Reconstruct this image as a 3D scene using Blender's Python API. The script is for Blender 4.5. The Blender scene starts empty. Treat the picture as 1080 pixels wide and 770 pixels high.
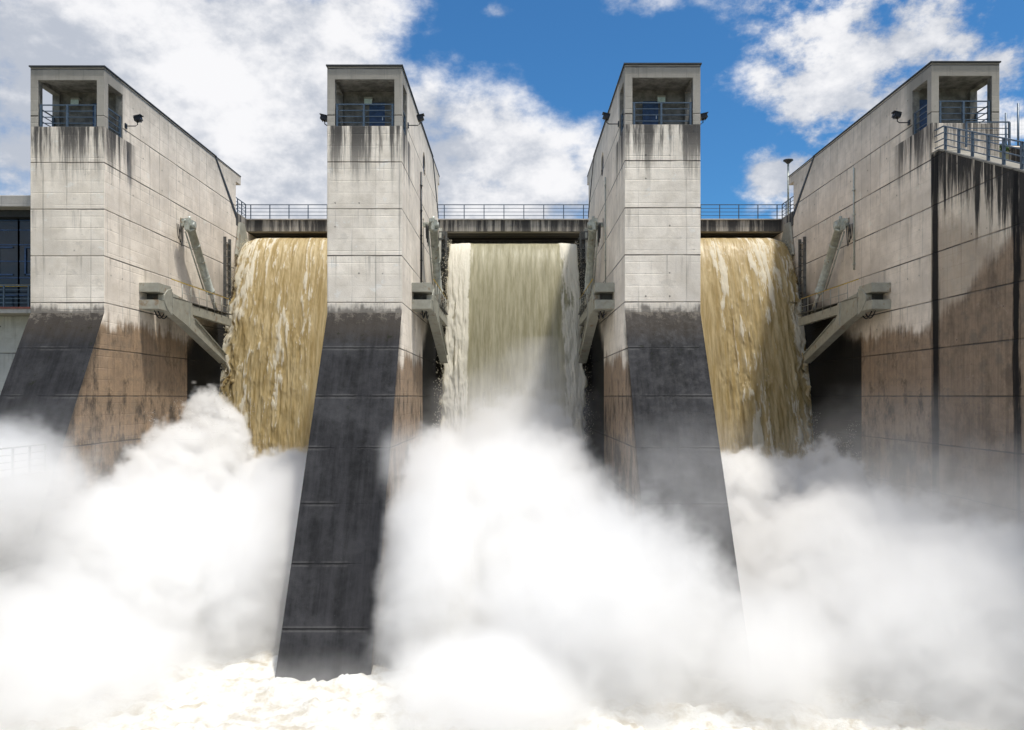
import bpy, bmesh, math, random
from mathutils import Vector, Matrix, noise
random.seed(7)
R = math.radians
D = bpy.data
SC = bpy.context.scene
COL = SC.collection

# ------------------------------------------------------------------ helpers
def tag(o, label=None, cat=None, group=None, kind=None):
    if label: o['label'] = label
    if cat: o['category'] = cat
    if group: o['group'] = group
    if kind: o['kind'] = kind
    return o

def empty(name, loc=(0, 0, 0), label=None, cat=None, group=None):
    o = D.objects.new(name, None); COL.objects.link(o); o.location = loc
    o.empty_display_size = .3
    return tag(o, label, cat, group)

class MB:
    """collects shapes into one bmesh"""
    def __init__(s): s.bm = bmesh.new()
    def face(s, pts, mi=0):
        vs = [s.bm.verts.new(p) for p in pts]
        f = s.bm.faces.new(vs); f.material_index = mi; return f
    def box(s, x0, x1, y0, y1, z0, z1, mi=0):
        if x0 > x1: x0, x1 = x1, x0
        v = [s.bm.verts.new(p) for p in ((x0,y0,z0),(x1,y0,z0),(x1,y1,z0),(x0,y1,z0),(x0,y0,z1),(x1,y0,z1),(x1,y1,z1),(x0,y1,z1))]
        for q in ((3,2,1,0),(4,5,6,7),(0,1,5,4),(1,2,6,5),(2,3,7,6),(3,0,4,7)):
            s.bm.faces.new([v[i] for i in q]).material_index = mi
        return s
    def prism(s, prof, x0, x1, mi=0):
        """profile of (y,z) points extruded along x"""
        a = [s.bm.verts.new((x0, y, z)) for y, z in prof]
        b = [s.bm.verts.new((x1, y, z)) for y, z in prof]
        n = len(prof); fs = []
        fs.append(s.bm.faces.new(a)); fs.append(s.bm.faces.new(list(reversed(b))))
        for i in range(n):
            j = (i + 1) % n
            fs.append(s.bm.faces.new([a[j], a[i], b[i], b[j]]))
        for f in fs: f.material_index = mi
        bmesh.ops.recalc_face_normals(s.bm, faces=fs)
        return s
    def bar(s, p, q, w=.05, h=None, mi=0):
        """rectangular bar from p to q"""
        p, q = Vector(p), Vector(q); d = (q - p).normalized()
        up = Vector((0, 0, 1)) if abs(d.z) < .95 else Vector((0, 1, 0))
        a = d.cross(up).normalized() * (w / 2); b = a.cross(d).normalized() * ((h or w) / 2)
        v = [s.bm.verts.new(c) for c in (p-a-b, p+a-b, p+a+b, p-a+b, q-a-b, q+a-b, q+a+b, q-a+b)]
        fs = [s.bm.faces.new([v[i] for i in k]) for k in ((3,2,1,0),(4,5,6,7),(0,1,5,4),(1,2,6,5),(2,3,7,6),(3,0,4,7))]
        for f in fs: f.material_index = mi
        bmesh.ops.recalc_face_normals(s.bm, faces=fs)
        return s
    def tube(s, pts, r, n=10, mi=0, cap=True):
        pts = [Vector(p) for p in pts]
        rs = r if isinstance(r, (list, tuple)) else [r] * len(pts)
        rings = []
        for i, p in enumerate(pts):
            d = (pts[min(i+1, len(pts)-1)] - pts[max(i-1, 0)]).normalized()
            up = Vector((0, 0, 1)) if abs(d.z) < .9 else Vector((1, 0, 0))
            a = d.cross(up).normalized(); b = d.cross(a).normalized()
            rings.append([s.bm.verts.new(p + (a * math.cos(t) + b * math.sin(t)) * rs[i]) for t in [2*math.pi*k/n for k in range(n)]])
        fs = []
        for A, B in zip(rings, rings[1:]):
            for k in range(n):
                fs.append(s.bm.faces.new([A[k], A[(k+1) % n], B[(k+1) % n], B[k]]))
                fs[-1].smooth = True
        if cap:
            fs.append(s.bm.faces.new(rings[0])); fs.append(s.bm.faces.new(list(reversed(rings[-1]))))
        for f in fs: f.material_index = mi
        bmesh.ops.recalc_face_normals(s.bm, faces=fs)
        return s
    def build(s, name, mats, parent=None, bevel=0):
        me = D.meshes.new(name); s.bm.to_mesh(me); s.bm.free()
        for m in (mats if isinstance(mats, (list, tuple)) else [mats]): me.materials.append(m)
        o = D.objects.new(name, me); COL.objects.link(o)
        if parent:
            o.parent = parent
            o.matrix_parent_inverse = Matrix.Translation(parent.location).inverted()
        if bevel:
            b = o.modifiers.new('bevel', 'BEVEL'); b.width = bevel; b.segments = 2; b.limit_method = 'ANGLE'; b.angle_limit = R(35)
        return o

# ------------------------------------------------------------------ node expression helper
class S:
    def __init__(s, g, sock): s.g, s.k = g, sock
    def __add__(s, o): return s.g.m('ADD', s, o)
    __radd__ = __add__
    def __sub__(s, o): return s.g.m('SUBTRACT', s, o)
    def __rsub__(s, o): return s.g.m('SUBTRACT', o, s)
    def __mul__(s, o): return s.g.m('MULTIPLY', s, o)
    __rmul__ = __mul__
    def __truediv__(s, o): return s.g.m('DIVIDE', s, o)
    def __neg__(s): return s.g.m('MULTIPLY', s, -1)
class G:
    def __init__(g, tree): g.t = tree
    def n(g, typ, **kw):
        x = g.t.nodes.new(typ)
        for k, v in kw.items(): setattr(x, k, v)
        return x
    def put(g, inp, v):
        if isinstance(v, S): g.t.links.new(v.k, inp)
        else: inp.default_value = v
    def m(g, op, a, b=None, c=None, clamp=False):
        x = g.n('ShaderNodeMath', operation=op); x.use_clamp = clamp
        g.put(x.inputs[0], a)
        if b is not None: g.put(x.inputs[1], b)
        if c is not None: g.put(x.inputs[2], c)
        return S(g, x.outputs[0])
    def clamp(g, a): return g.m('ADD', a, 0.0, clamp=True)
    def mx(g, a, b): return g.m('MAXIMUM', a, b)
    def mn(g, a, b): return g.m('MINIMUM', a, b)
    def ab(g, a): return g.m('ABSOLUTE', a)
    def pw(g, a, b): return g.m('POWER', a, b)
    def fr(g, a): return g.m('FRACT', a)
    def ramp(g, v, lo, hi):
        """smoothstep between lo and hi; lo may exceed hi"""
        x = g.n('ShaderNodeMapRange', interpolation_type='SMOOTHSTEP')
        inv = lo > hi
        g.put(x.inputs['Value'], v)
        x.inputs['From Min'].default_value = min(lo, hi); x.inputs['From Max'].default_value = max(lo, hi)
        x.inputs['To Min'].default_value = 1. if inv else 0.; x.inputs['To Max'].default_value = 0. if inv else 1.
        return S(g, x.outputs['Result'])
    def xyz(g, x, y, z):
        c = g.n('ShaderNodeCombineXYZ')
        for i, v in enumerate((x, y, z)): g.put(c.inputs[i], v)
        return S(g, c.outputs[0])
    def sep(g, v):
        c = g.n('ShaderNodeSeparateXYZ'); g.put(c.inputs[0], v)
        return [S(g, o) for o in c.outputs]
    def noise(g, vec, scale=1., detail=4., rough=.55, dist=0., typ='FBM'):
        x = g.n('ShaderNodeTexNoise'); g.put(x.inputs['Vector'], vec)
        x.inputs['Scale'].default_value = scale; x.inputs['Detail'].default_value = detail
        x.inputs['Roughness'].default_value = rough; x.inputs['Distortion'].default_value = dist
        return S(g, x.outputs[0])
    def col(g, c): 
        x = g.n('ShaderNodeRGB'); x.outputs[0].default_value = (*c, 1); return S(g, x.outputs[0])
    def mix(g, f, a, b, mode='MIX'):
        x = g.n('ShaderNodeMix', data_type='RGBA', blend_type=mode)
        g.put(x.inputs[0], f)
        for i, v in ((6, a), (7, b)): g.put(x.inputs[i], v if isinstance(v, S) else (*v, 1))
        return S(g, x.outputs[2])

def new_mat(name):
    m = D.materials.new(name); m.use_nodes = True
    g = G(m.node_tree); bs = m.node_tree.nodes['Principled BSDF']
    return m, g, bs
def bump(g, bs, h, dist=.02, strength=1.):
    b = g.n('ShaderNodeBump'); b.inputs['Distance'].default_value = dist; b.inputs['Strength'].default_value = strength
    g.put(b.inputs['Height'], h); g.t.links.new(b.outputs[0], bs.inputs['Normal'])

def simple(name, c, rough=.6, metal=0., var=.25, scale=6., rust=None):
    m, g, bs = new_mat(name)
    tc = S(g, g.n('ShaderNodeNewGeometry').outputs['Position'])
    n = g.noise(tc, scale, 5, .65)
    c2 = tuple(v * (1 - var) for v in c); c1 = tuple(min(1, v * (1 + var)) for v in c)
    k = g.mix(g.ramp(n, .35, .65), c1, c2)
    if rust: k = g.mix(g.ramp(g.noise(tc, scale * .7, 6, .7), .56, .68), k, rust)
    g.put(bs.inputs['Base Color'], k)
    bs.inputs['Roughness'].default_value = rough; bs.inputs['Metallic'].default_value = metal
    bump(g, bs, n, .006)
    return m

def concrete(name, hi, lo, zt=3.9, darkY=None, stainsY=(), sill=12.7, dark=1., sidex=None, topstain=None):
    """board-marked weathered concrete. hi / lo: dry upper and splashed lower colour, zt: height where they change"""
    m, g, bs = new_mat(name)
    P = S(g, g.n('ShaderNodeNewGeometry').outputs['Position'])
    N = S(g, g.n('ShaderNodeNewGeometry').outputs['Normal'])
    x, y, z = g.sep(P); nx, ny, nz = g.sep(N)
    front = g.ramp(g.ab(ny), .35, .6)                     # 1 on faces that look up or down stream
    h = x * front + y * (1 - front)                        # coordinate along the face
    hz = g.xyz(h, front * 7., z)
    big = g.noise(hz, .35, 4, .6); med = g.noise(hz, 1.6, 6, .65); fine = g.noise(P, 22, 4, .7)
    streak = g.noise(g.xyz(h * 3.2, front * 5., z * .16), 1.3, 5, .62)
    streak2 = g.noise(g.xyz(h * 1.1, front * 9., z * .07), 1.7, 6, .7)
    # pour joints every 2.2 m and narrower board joints
    wob = (med - .5) * .03
    jz = g.ab(g.fr((z + wob) / 2.2 + .5) - .5) * 2.2
    joint = g.ramp(jz, .045, .014)
    jb = g.ab(g.fr(h / 1.12 + .31) - .5) * 1.12
    board = g.ramp(jb, .06, .0) * g.ramp(streak, .42, .6)
    jb2 = g.ab(g.fr(z / .55 + .1) - .5) * .55
    lift = g.ramp(jb2, .035, 0) * g.ramp(big, .35, .6)
    panel = g.n('ShaderNodeTexWhiteNoise', noise_dimensions='2D')
    g.put(panel.inputs['Vector'], g.xyz(g.m('FLOOR', h / 1.12 + .31 + .5), g.m('FLOOR', z / 2.2), 0.))
    pan = S(g, panel.outputs['Value'])
    base = g.mix(g.ramp(big, .3, .7), tuple(v * .84 for v in hi), tuple(min(1, v * 1.14) for v in hi))
    base = g.mix(g.ramp(med, .40, .70) * .5, base, tuple(v * a for v, a in zip(hi, (.72, .70, .66))))
    # lower splash zone: brown silt
    zz = z + (big - .5) * 3.2 + (streak - .5) * 1.8 + (g.mn(y - 37., 0.) * .5 if topstain else 0.)
    low = g.ramp(zz, zt + .35, zt - .5) * (1 - front) if sidex else g.ramp(zz, zt + .35, zt - .5)
    lowc = g.mix(g.ramp(streak * .5 + med * .5, .36, .64), tuple(v * .66 for v in lo), tuple(min(1, v * 1.15) for v in lo))
    blot = g.noise(g.xyz(h, front * 3., z * 1.2), .8, 8, .72)
    lowc = g.mix(g.ramp(blot, .5, .62) * .55, lowc, tuple(v * f for v, f in zip(lo, (.42, .5, .6))))
    lowc = g.mix(g.ramp(blot, .42, .34) * .45, lowc, tuple(min(1, v * f) for v, f in zip(lo, (1.45, 1.6, 1.85))))
    lowc = g.mix(g.ramp(streak2, .54, .68) * .6, lowc, tuple(v * .28 for v in lo))
    lowc = g.mix(g.ramp(z + (med - .5) * 2, 0., -5.), lowc, tuple(v * .5 for v in lo))
    c = g.mix(low * .93, base, lowc)
    c = g.mix((pan - .5) * .12 + .06, c, (.12, .105, .09))
    c = g.mix(board * .33, c, (.09, .085, .08))
    c = g.mix(lift * .09, c, (.1, .09, .08))
    patch = g.noise(g.xyz(h, front * 11., z * 1.4), .9, 8, .7)
    c = g.mix(g.ramp(patch, .60, .64) * .32 * (1 - low), c, tuple(v * .55 for v in hi))
    c = g.mix(g.ramp(patch, .40, .36) * .35 * (1 - low), c, tuple(min(.85, v * 1.2) for v in hi))
    blk = g.noise(g.xyz(h * 1.4, front * 4., z * .12), 1.2, 7, .75)
    c = g.mix(g.ramp(blk, .54, .74) * low * .85, c, (.014, .012, .010))
    blk2 = g.noise(g.xyz(h * .8, front * 4., z * .5), .9, 8, .74)
    c = g.mix(g.ramp(blk2 + g.ramp(z, 2., -7.) * .14, .50, .66) * low * .85, c, (.035, .027, .020))
    wl = g.ramp(z + (med - .5) * 1.1 + (streak - .5) * .9, 4.35, 3.95) * front
    if darkY: c = g.mix(wl * .8, c, (.07, .06, .05))
    # run-off below each pour joint
    sawz = g.fr(z / 2.2)
    run = g.ramp(sawz, .25, 1.) * g.ramp(streak, .53, .68)
    c = g.mix(run * .38, c, (.10, .085, .07))
    # black streaks below the sill of the lookout
    if sill:
        s1 = g.noise(g.xyz(h * 4.5, front * 3., z * .22), 1., 5, .75)
        reach = g.ramp(z, sill - 4.2, sill - .05) * g.ramp(z, sill + .06, sill)
        near = 1.
        if not darkY is None: near = g.mx(front, g.ramp(y, 41.6, 40.2))
        long = g.ramp(g.noise(g.xyz(h * .9, front * 13., 0.), 1.3, 2, .5), .42, .62)
        st = g.ramp(s1 + reach * .26 + long * .16 - .05, .62, .84) * reach * near
        c = g.mix(st * .93, c, (.02, .02, .022))
        dirt = g.ramp(z, sill - .02, sill + .02) * g.mx(front, g.ramp(y, 40.2, 39.4))
        c = g.mix(dirt * .72, c, (.20, .195, .175))
        # crown band, darker towards the roof edge
        band = g.ramp(z + (med - .5) * 1.0, 13.6, 15.4) * .35
        c = g.mix(band, c, (.15, .14, .12))
    for (ys, w, zhi) in stainsY:
        k = g.ramp(g.ab(y - ys + (streak2 - .5) * .25), w, w * .6) * (1 - front) * g.ramp(z, zhi + .1, zhi - .3)
        c = g.mix(k * .0, c, (.006, .006, .007))
    if topstain:                                           # wall whose top falls towards the camera: black runs from the coping
        (ya, za), slope = topstain
        tz = za + g.mn(y - ya, 0.) * slope
        dd = tz - z
        s1 = g.noise(g.xyz(h * 2.6, 0., z * .1), 1., 6, .75)
        st = g.ramp(s1 + g.ramp(dd, 4.4, 0.) * .22, .58, .70) * g.ramp(dd, 5.2, 2.) * (1 - front)
        c = g.mix(st * .97, c, (.008, .008, .009))
        lowr = g.ramp(dd + (med - .5) * 1.2 + (streak - .5) * 1.5, 2.4, 3.6) * (1 - front)
        c = g.mix(lowr * .55, c, lowc)
    if darkY:  # near-black zone low on the side faces, starting at a hard vertical edge
        k = g.ramp(y + (fine - .5) * .1, darkY - .05, darkY + .12) * (1 - front) * g.ramp(z + (big - .5) * 2.2 - (y - darkY) * .42, 3.8, 2.2)
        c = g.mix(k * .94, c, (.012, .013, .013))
        k2 = g.ramp(y, darkY - 1.5, 55.) * (1 - front) * g.ramp(z + (big - .5) * 3, 10.5, 6.) 
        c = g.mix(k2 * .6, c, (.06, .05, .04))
    c = g.mix(joint * (.35 + .55 * g.ramp(big, .35, .6)), c, (.03, .028, .025))
    # tie holes
    th = g.m('SQRT', g.pw(g.ab(g.fr(h / 1.12) - .5) * 1.12, 2.) + g.pw(g.ab(g.fr(z / 1.1 + .25) - .5) * 1.1, 2.))
    c = g.mix(g.ramp(th, .055, .03) * g.ramp(med, .52, .58) * .7, c, (.03, .03, .03))
    c = g.mix(g.ramp(fine, .3, .8) * .12, c, (.2, .19, .17))
    if darkY: c = g.mix(k * .9, c, (.006, .0065, .007))
    if darkY:                                               # damp band along the edge of the sloping foot
        e = y - (37.8 - (3.93 - z) * .583)
        c = g.mix(g.ramp(e + (blot - .5) * 2.6 + (streak - .5) * .8, 1.1, -.1) * g.ramp(z, 3.6, 2.6) * (1 - front) * .88, c, (.028, .022, .017))
    for (ys, w, zhi) in stainsY:
        q = g.ramp(g.ab(y - ys + (streak2 - .5) * .9 + (blk - .5) * .5), w, w * .45) * (1 - front) * g.ramp(z, zhi + .1, zhi - .3)
        c = g.mix(q * g.ramp(streak2 + g.ramp(z, -6., 11.) * .3, .36, .52) * .97, c, (.004, .004, .0045))
    if dark != 1.:
        c = g.mix(1. - dark, c, (.0, .0, .0))
    g.put(bs.inputs['Base Color'], c)
    bs.inputs['Roughness'].default_value = .88; bs.inputs['Specular IOR Level'].default_value = .25
    hgt = fine * .5 + med * .8 - joint * 2.4 - board * .5 - lift * .4
    bump(g, bs, hgt, .02, .8)
    return m

def wet_dark(name):
    """black algae-covered sloping face of the piers"""
    m, g, bs = new_mat(name)
    P = S(g, g.n('ShaderNodeNewGeometry').outputs['Position']); x, y, z = g.sep(P)
    streak = g.noise(g.xyz(x * 2.2, 0., z * .22), 1., 6, .7)
    big = g.noise(P, .5, 5, .65); fine = g.noise(P, 14, 5, .75); med = g.noise(P, 3, 6, .7)
    c = g.mix(g.ramp(streak, .32, .68), (.006, .0064, .0072), (.022, .022, .0245))
    c = g.mix(g.ramp(big, .45, .75) * .6, c, (.045, .045, .048))
    pt = g.ramp(z + (med - .5) * 3.4 + (streak - .5) * 1.5, 3.6, 4.3)
    c = g.mix(pt * .75, c, (.30, .27, .23))
    topb = g.ramp(z + (med - .5) * 1.2, 2.2, 3.4)
    c = g.mix(topb * .6, c, (.045, .036, .027))
    c = g.mix(g.ramp(med, .60, .68) * g.ramp(z, -4., 2.) * .8, c, (.012, .014, .008))
    c = g.mix(g.ramp(fine, .64, .74) * .22, c, (.16, .16, .155))
    jz = g.ab(g.fr((z + (med - .5) * .03) / 2.2 + .5) - .5) * 2.2
    j = g.ramp(jz, .035, .012) * g.ramp(big, .38, .6); jl = g.ramp(g.ab(jz - .07), .05, .0) * g.ramp(big, .45, .6)
    c = g.mix(j * .8, c, (.006, .006, .006)); c = g.mix(jl * .1, c, (.3, .29, .27))
    g.put(bs.inputs['Base Color'], c)
    g.put(bs.inputs['Roughness'], .62 + g.ramp(med, .3, .7) * .3); bs.inputs['Specular IOR Level'].default_value = .18
    bump(g, bs, fine * .5 + med - j * 2., .02, .7)
    return m

M = {}
M['conc'] = concrete('weathered_concrete', (.88, .785, .665), (.31, .20, .11), 3.7, darkY=47.6, sidex=True)
M['conc_in'] = concrete('weathered_concrete_inner', (.88, .795, .68), (.30, .20, .12), 2.0, darkY=46.4, sidex=True)
M['conc_r'] = concrete('weathered_concrete_right', (.84, .735, .61), (.31, .21, .13), 3.4, darkY=45.0, sidex=True)
M['wall_r'] = concrete('stained_wall_concrete', (.80, .69, .55), (.27, .19, .125), 3.4, sill=None, sidex=True, stainsY=((37.05, .42, 11.3), (31.1, .22, 8.8), (42.0, .08, 9.8)), topstain=((36.75, 11.2), .443))
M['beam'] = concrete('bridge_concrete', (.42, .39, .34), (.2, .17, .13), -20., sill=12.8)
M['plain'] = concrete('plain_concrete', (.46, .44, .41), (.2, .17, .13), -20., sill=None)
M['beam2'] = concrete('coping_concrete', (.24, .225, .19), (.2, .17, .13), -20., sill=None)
M['weir'] = concrete('weir_concrete', (.10, .09, .08), (.06, .05, .04), 20., sill=None)
M['slope'] = wet_dark('algae_black_concrete')
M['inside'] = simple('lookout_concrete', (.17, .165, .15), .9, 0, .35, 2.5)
M['cap'] = simple('roof_flashing', (.022, .024, .026), .6)
M['blue'] = simple('blue_grey_paint', (.060, .090, .125), .45, .2, .2, 8)
M['bluedk'] = simple('navy_paint', (.025, .06, .14), .4, .1, .25, 5)
M['black'] = simple('black_metal', (.012, .014, .018), .45, .3)
M['gpaint'] = simple('weathered_grey_green_paint', (.31, .305, .255), .5, .0, .12, 2.2, rust=(.23, .17, .11))
M['gdark'] = simple('dark_gate_steel', (.11, .11, .10), .6, .3, .3, 4, rust=(.10, .07, .045))
M['cyl'] = simple('hoist_cylinder_paint', (.40, .42, .37), .42, .15, .2, 4, rust=(.26, .22, .15))
M['steel'] = simple('bright_steel', (.5, .5, .48), .3, .8, .15, 5)
M['yellow'] = simple('yellow_paint', (.50, .34, .06), .5, 0, .25, 6)
M['glassb'] = simple('dark_window_glass', (.012, .02, .03), .06, .0, .3, .6)
M['glassl'] = simple('lamp_glass', (.55, .66, .60), .35, 0, .1, 8)
M['soil'] = simple('bank_soil', (.16, .15, .09), .95, 0, .3, 1)
M['leaf'] = simple('leaf_green', (.06, .12, .025), .7, 0, .4, 3)
M['rubber'] = simple('black_hose', (.02, .02, .02), .6)
M['tile'] = concrete('pale_block_wall', (.55, .55, .52), (.3, .3, .28), -20., sill=None)
M['ochre'] = simple('red_primer', (.22, .07, .05), .7)

# ------------------------------------------------------------------ boolean helper (no operators)
def carve(o, cutters):
    for c in cutters:
        b = o.modifiers.new('cut', 'BOOLEAN'); b.operation = 'DIFFERENCE'; b.object = c; b.solver = 'EXACT'
    dg = bpy.context.evaluated_depsgraph_get(); dg.update()
    me = D.meshes.new_from_object(o.evaluated_get(dg))
    o.modifiers.clear(); old = o.data; o.data = me; D.meshes.remove(old)
    for c in cutters:
        d = c.data; D.objects.remove(c); D.meshes.remove(d)
    bpy.context.view_layer.update()

def cutbox(*a): return MB().box(*a).build('cutter', M['inside'])
def cutcyl(x0, x1, y, z, r):
    return MB().tube([(x0, y, z), (x1, y, z)], r, 32).build('cutter', M['inside'])

def rail_run(mb, pts, zs, w=.035):
    for a, b in zip(pts, pts[1:]):
        for dz, ww in zs:
            mb.bar((a[0], a[1], a[2] + dz), (b[0], b[1], b[2] + dz), ww, ww)

def fence_bars(mb, p, q, n, height=1.1, bars=4, post=.07, rail=.035, top=.05, ends=(True, True)):
    """railing from p to q with n bays"""
    p, q = Vector(p), Vector(q)
    for i in range(n + 1):
        if (i == 0 and not ends[0]) or (i == n and not ends[1]): continue
        c = p.lerp(q, i / n)
        mb.box(c.x - post/2, c.x + post/2, c.y - post/2, c.y + post/2, c.z, c.z + height - .02)
    for k in range(bars):
        dz = height * (k + 1) / bars
        t = top if k == bars - 1 else rail
        mb.bar(p + Vector((0, 0, dz)), q + Vector((0, 0, dz)), t, t)

# ------------------------------------------------------------------ piers
ZT = 15.5; ZS = 12.7
def pier(x0, x1, yf, mat, door_x, lamp_x, label, sides, rounds=(), niche=(), light=True):
    """x0<x1 faces, yf front plane. sides: x faces with floodlights"""
    root = empty('dam_pier', ((x0 + x1) / 2, yf + 8, -11.9), label, 'dam pier', 'concrete piers between the spillway bays')
    sl = .583; zb = -12.; zk = 3.93
    prof = [(yf, ZT), (57, ZT), (57, 14.9), (56, 14.9), (56, 11.88), (64, 11.88), (64, zb), (yf - (zk - zb) * sl, zb), (yf, zk)]
    o = MB().prism(prof, x0, x1).build('pier_body', [mat, M['slope'], M['inside']], root)
    t = .36; yb = yf + 1.95
    cuts = [cutbox(x0 + t, x1 - t, yf + .3, yb, ZS - .2, 14.9 + .12),
            cutbox(x0 + t, x1 - t, yf - .5, yf + .5, ZS, 14.88),
            cutbox(x0 - .5, x0 + t + .1, yf + .38, yb - .16, ZS, 14.86),
            cutbox(x1 - t - .1, x1 + .5, yf + .38, yb - .16, ZS, 14.86)]
    for (xs, yy, zz, r) in rounds:
        cuts.append(cutcyl(xs - .25, xs + .25, yy, zz, r))
    for (xs, y0, y1, z0, z1, dp) in niche:
        cuts.append(cutbox(xs - dp, xs + dp, y0, y1, z0, z1))
    carve(o, cuts)
    for p in o.data.polygons:
        c = p.center; nn = p.normal
        p.material_index = 0
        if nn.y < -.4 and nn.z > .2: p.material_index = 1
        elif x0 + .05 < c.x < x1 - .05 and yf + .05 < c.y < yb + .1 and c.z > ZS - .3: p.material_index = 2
    b = o.modifiers.new('bevel', 'BEVEL'); b.width = .022; b.segments = 2; b.limit_method = 'ANGLE'; b.angle_limit = R(40)
    # roof flashing
    cap = MB(); cap.box(x0 - .05, x1 + .05, yf - .06, 52.3, ZT + .003, ZT + .065)
    cap.box(x0 - .02, x1 + .02, 52.32, 57.03, ZT + .003, ZT + .045)
    cap.build('roof_cap', M['cap'], root)
    # ledge at the foot of the shaft
    # slanting construction strip near the upstream end of each side
    for xs in (x0, x1):
        s = 1 if xs == x1 else -1
        st = MB()
        st.prism([(52.0, 15.47), (52.28, 15.47), (56.0, 12.75), (56.0, 12.35)], xs + s * .002, xs + s * .035)
        st.build('slanting_strip', M['cap'], root)
    # door, luminaire, pipe in the lookout
    d = MB(); d.box(door_x - .38, door_x + .38, yb - .05, yb + .05, ZS - .18, ZS + 1.78)
    for k in range(5): d.box(door_x - .3, door_x + .3, yb - .065, yb - .045, ZS + .1 + k * .32, ZS + .3 + k * .32)
    dd = d.build('door', M['bluedk'], root)
    MB().bar((door_x + .28, yb - .09, ZS + .9), (door_x + .28, yb - .09, ZS + 1.05), .04).build('door_handle', M['steel'], dd)
    if light:
        l = MB(); l.box(lamp_x - .2, lamp_x + .2, yb - .28, yb - .01, ZS + 1.9, ZS + 1.98)
        ll = l.build('luminaire', M['gpaint'], root)
        q = MB(); q.prism([(yb - .3, ZS + 1.66), (yb - .27, ZS + 1.64), (yb - .24, ZS + 1.88), (yb - .27, ZS + 1.895)], lamp_x - .19, lamp_x + .19)
        q.build('lamp_glass', M['glassl'], ll)
    # railings in the three openings
    f = MB(); ya = yf + .1
    xs_ = [x0 + t + .09, (x0 + x1) / 2 - .05, x1 - t - .09]
    for xx in xs_: f.box(xx - .045, xx + .045, ya - .05, ya + .05, ZS - .01, ZS + 1.02)
    for k in range(4): f.bar((x0 + t - .02, ya + .02, ZS + .2 + k * .285), (x1 - t + .02, ya + .02, ZS + .2 + k * .285), .035 if k < 3 else .05)
    f.build('front_railing', M['blue'], root)
    for xs in (x0 + .1, x1 - .1):
        f = MB()
        for yy in (yf + .46, yb - .24): f.box(xs - .045, xs + .045, yy - .05, yy + .05, ZS - .01, ZS + 1.02)
        for k in range(4): f.bar((xs, yf + .36, ZS + .2 + k * .285), (xs, yb, ZS + .2 + k * .285), .035 if k < 3 else .05)
        f.build('side_railing', M['blue'], root)
    for xs in sides:
        s = 1 if xs == x1 else -1
        a = MB(); yy = yb + .12; zz = ZS + .72
        a.box(xs, xs + s * .05, yy - .1, yy + .1, zz - .12, zz + .12)
        a.tube([(xs, yy, zz), (xs + s * .5, yy, zz), (xs + s * .6, yy, zz + .07), (xs + s * .6, yy, zz + .22)], .025, 8)
        ar = a.build('lamp_arm', M['black'], root)
        h = MB(); cx = xs + s * .62
        h.bar((cx - s * .14, yy, zz + .30), (cx + s * .16, yy, zz + .40), .32, .2)
        h.bar((cx - s * .17, yy, zz + .44), (cx + s * .2, yy, zz + .53), .36, .03)
        for k in range(4): h.bar((cx - s * .1 + s * k * .07, yy - .17, zz + .3), (cx - s * .1 + s * k * .07, yy + .17, zz + .3), .02, .16)
        h.build('floodlight', M['black'], ar)
    for (xs, yy, zz, r) in rounds:
        w = MB(); s = 1 if xs == x1 else -1
        w.tube([(xs - s * .2, yy, zz), (xs - s * .17, yy, zz)], r - .01, 32)
        ww = w.build('round_window', M['glassb'], root)
        fr = MB()
        n = 32
        for k in range(n):
            a0, a1 = 2 * math.pi * k / n, 2 * math.pi * (k + 1) / n
            fr.bar((xs - s * .12, yy + math.cos(a0) * (r - .03), zz + math.sin(a0) * (r - .03)), (xs - s * .12, yy + math.cos(a1) * (r - .03), zz + math.sin(a1) * (r - .03)), .05)
        fr.bar((xs - s * .12, yy, zz - r), (xs - s * .12, yy, zz + r), .04)
        fr.build('window_frame', M['bluedk'], ww)
    return root

HOY = 46.9   # hoist niche position
def nich(xs, s=1): return [(xs, HOY - .25, HOY + .3, 9.85, 10.35, .6), (xs, 53.6, 54.5, 7.8, 10.25, .5)]
pier(-22.77, -19.29, 38.0, M['conc'], -20.45, -21.6, 'far left dam pier with a lookout cell on top, next to the blue glazed building', [-19.29], niche=nich(-19.29))
pier(-8.77, -5.26, 37.9, M['conc_in'], -6.75, -7.15, 'dam pier left of the middle waterfall, its black sloping foot bare down to the foam', [-8.77, -5.26], rounds=[(-5.26, 47.3, 13.6, .68)], niche=nich(-5.26))
pier(5.18, 8.72, 37.7, M['conc_in'], 6.7, 7.2, 'dam pier right of the middle waterfall, its sloping foot fading into spray', [5.18, 8.72], rounds=[(5.18, 47.3, 13.6, .68)], niche=nich(5.18))
pier(19.4, 22.57, 37.5, M['conc_r'], 20.15, 21.6, 'far right dam pier with a lookout cell above the railed stairway', [19.4], niche=nich(19.4), light=False)

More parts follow.
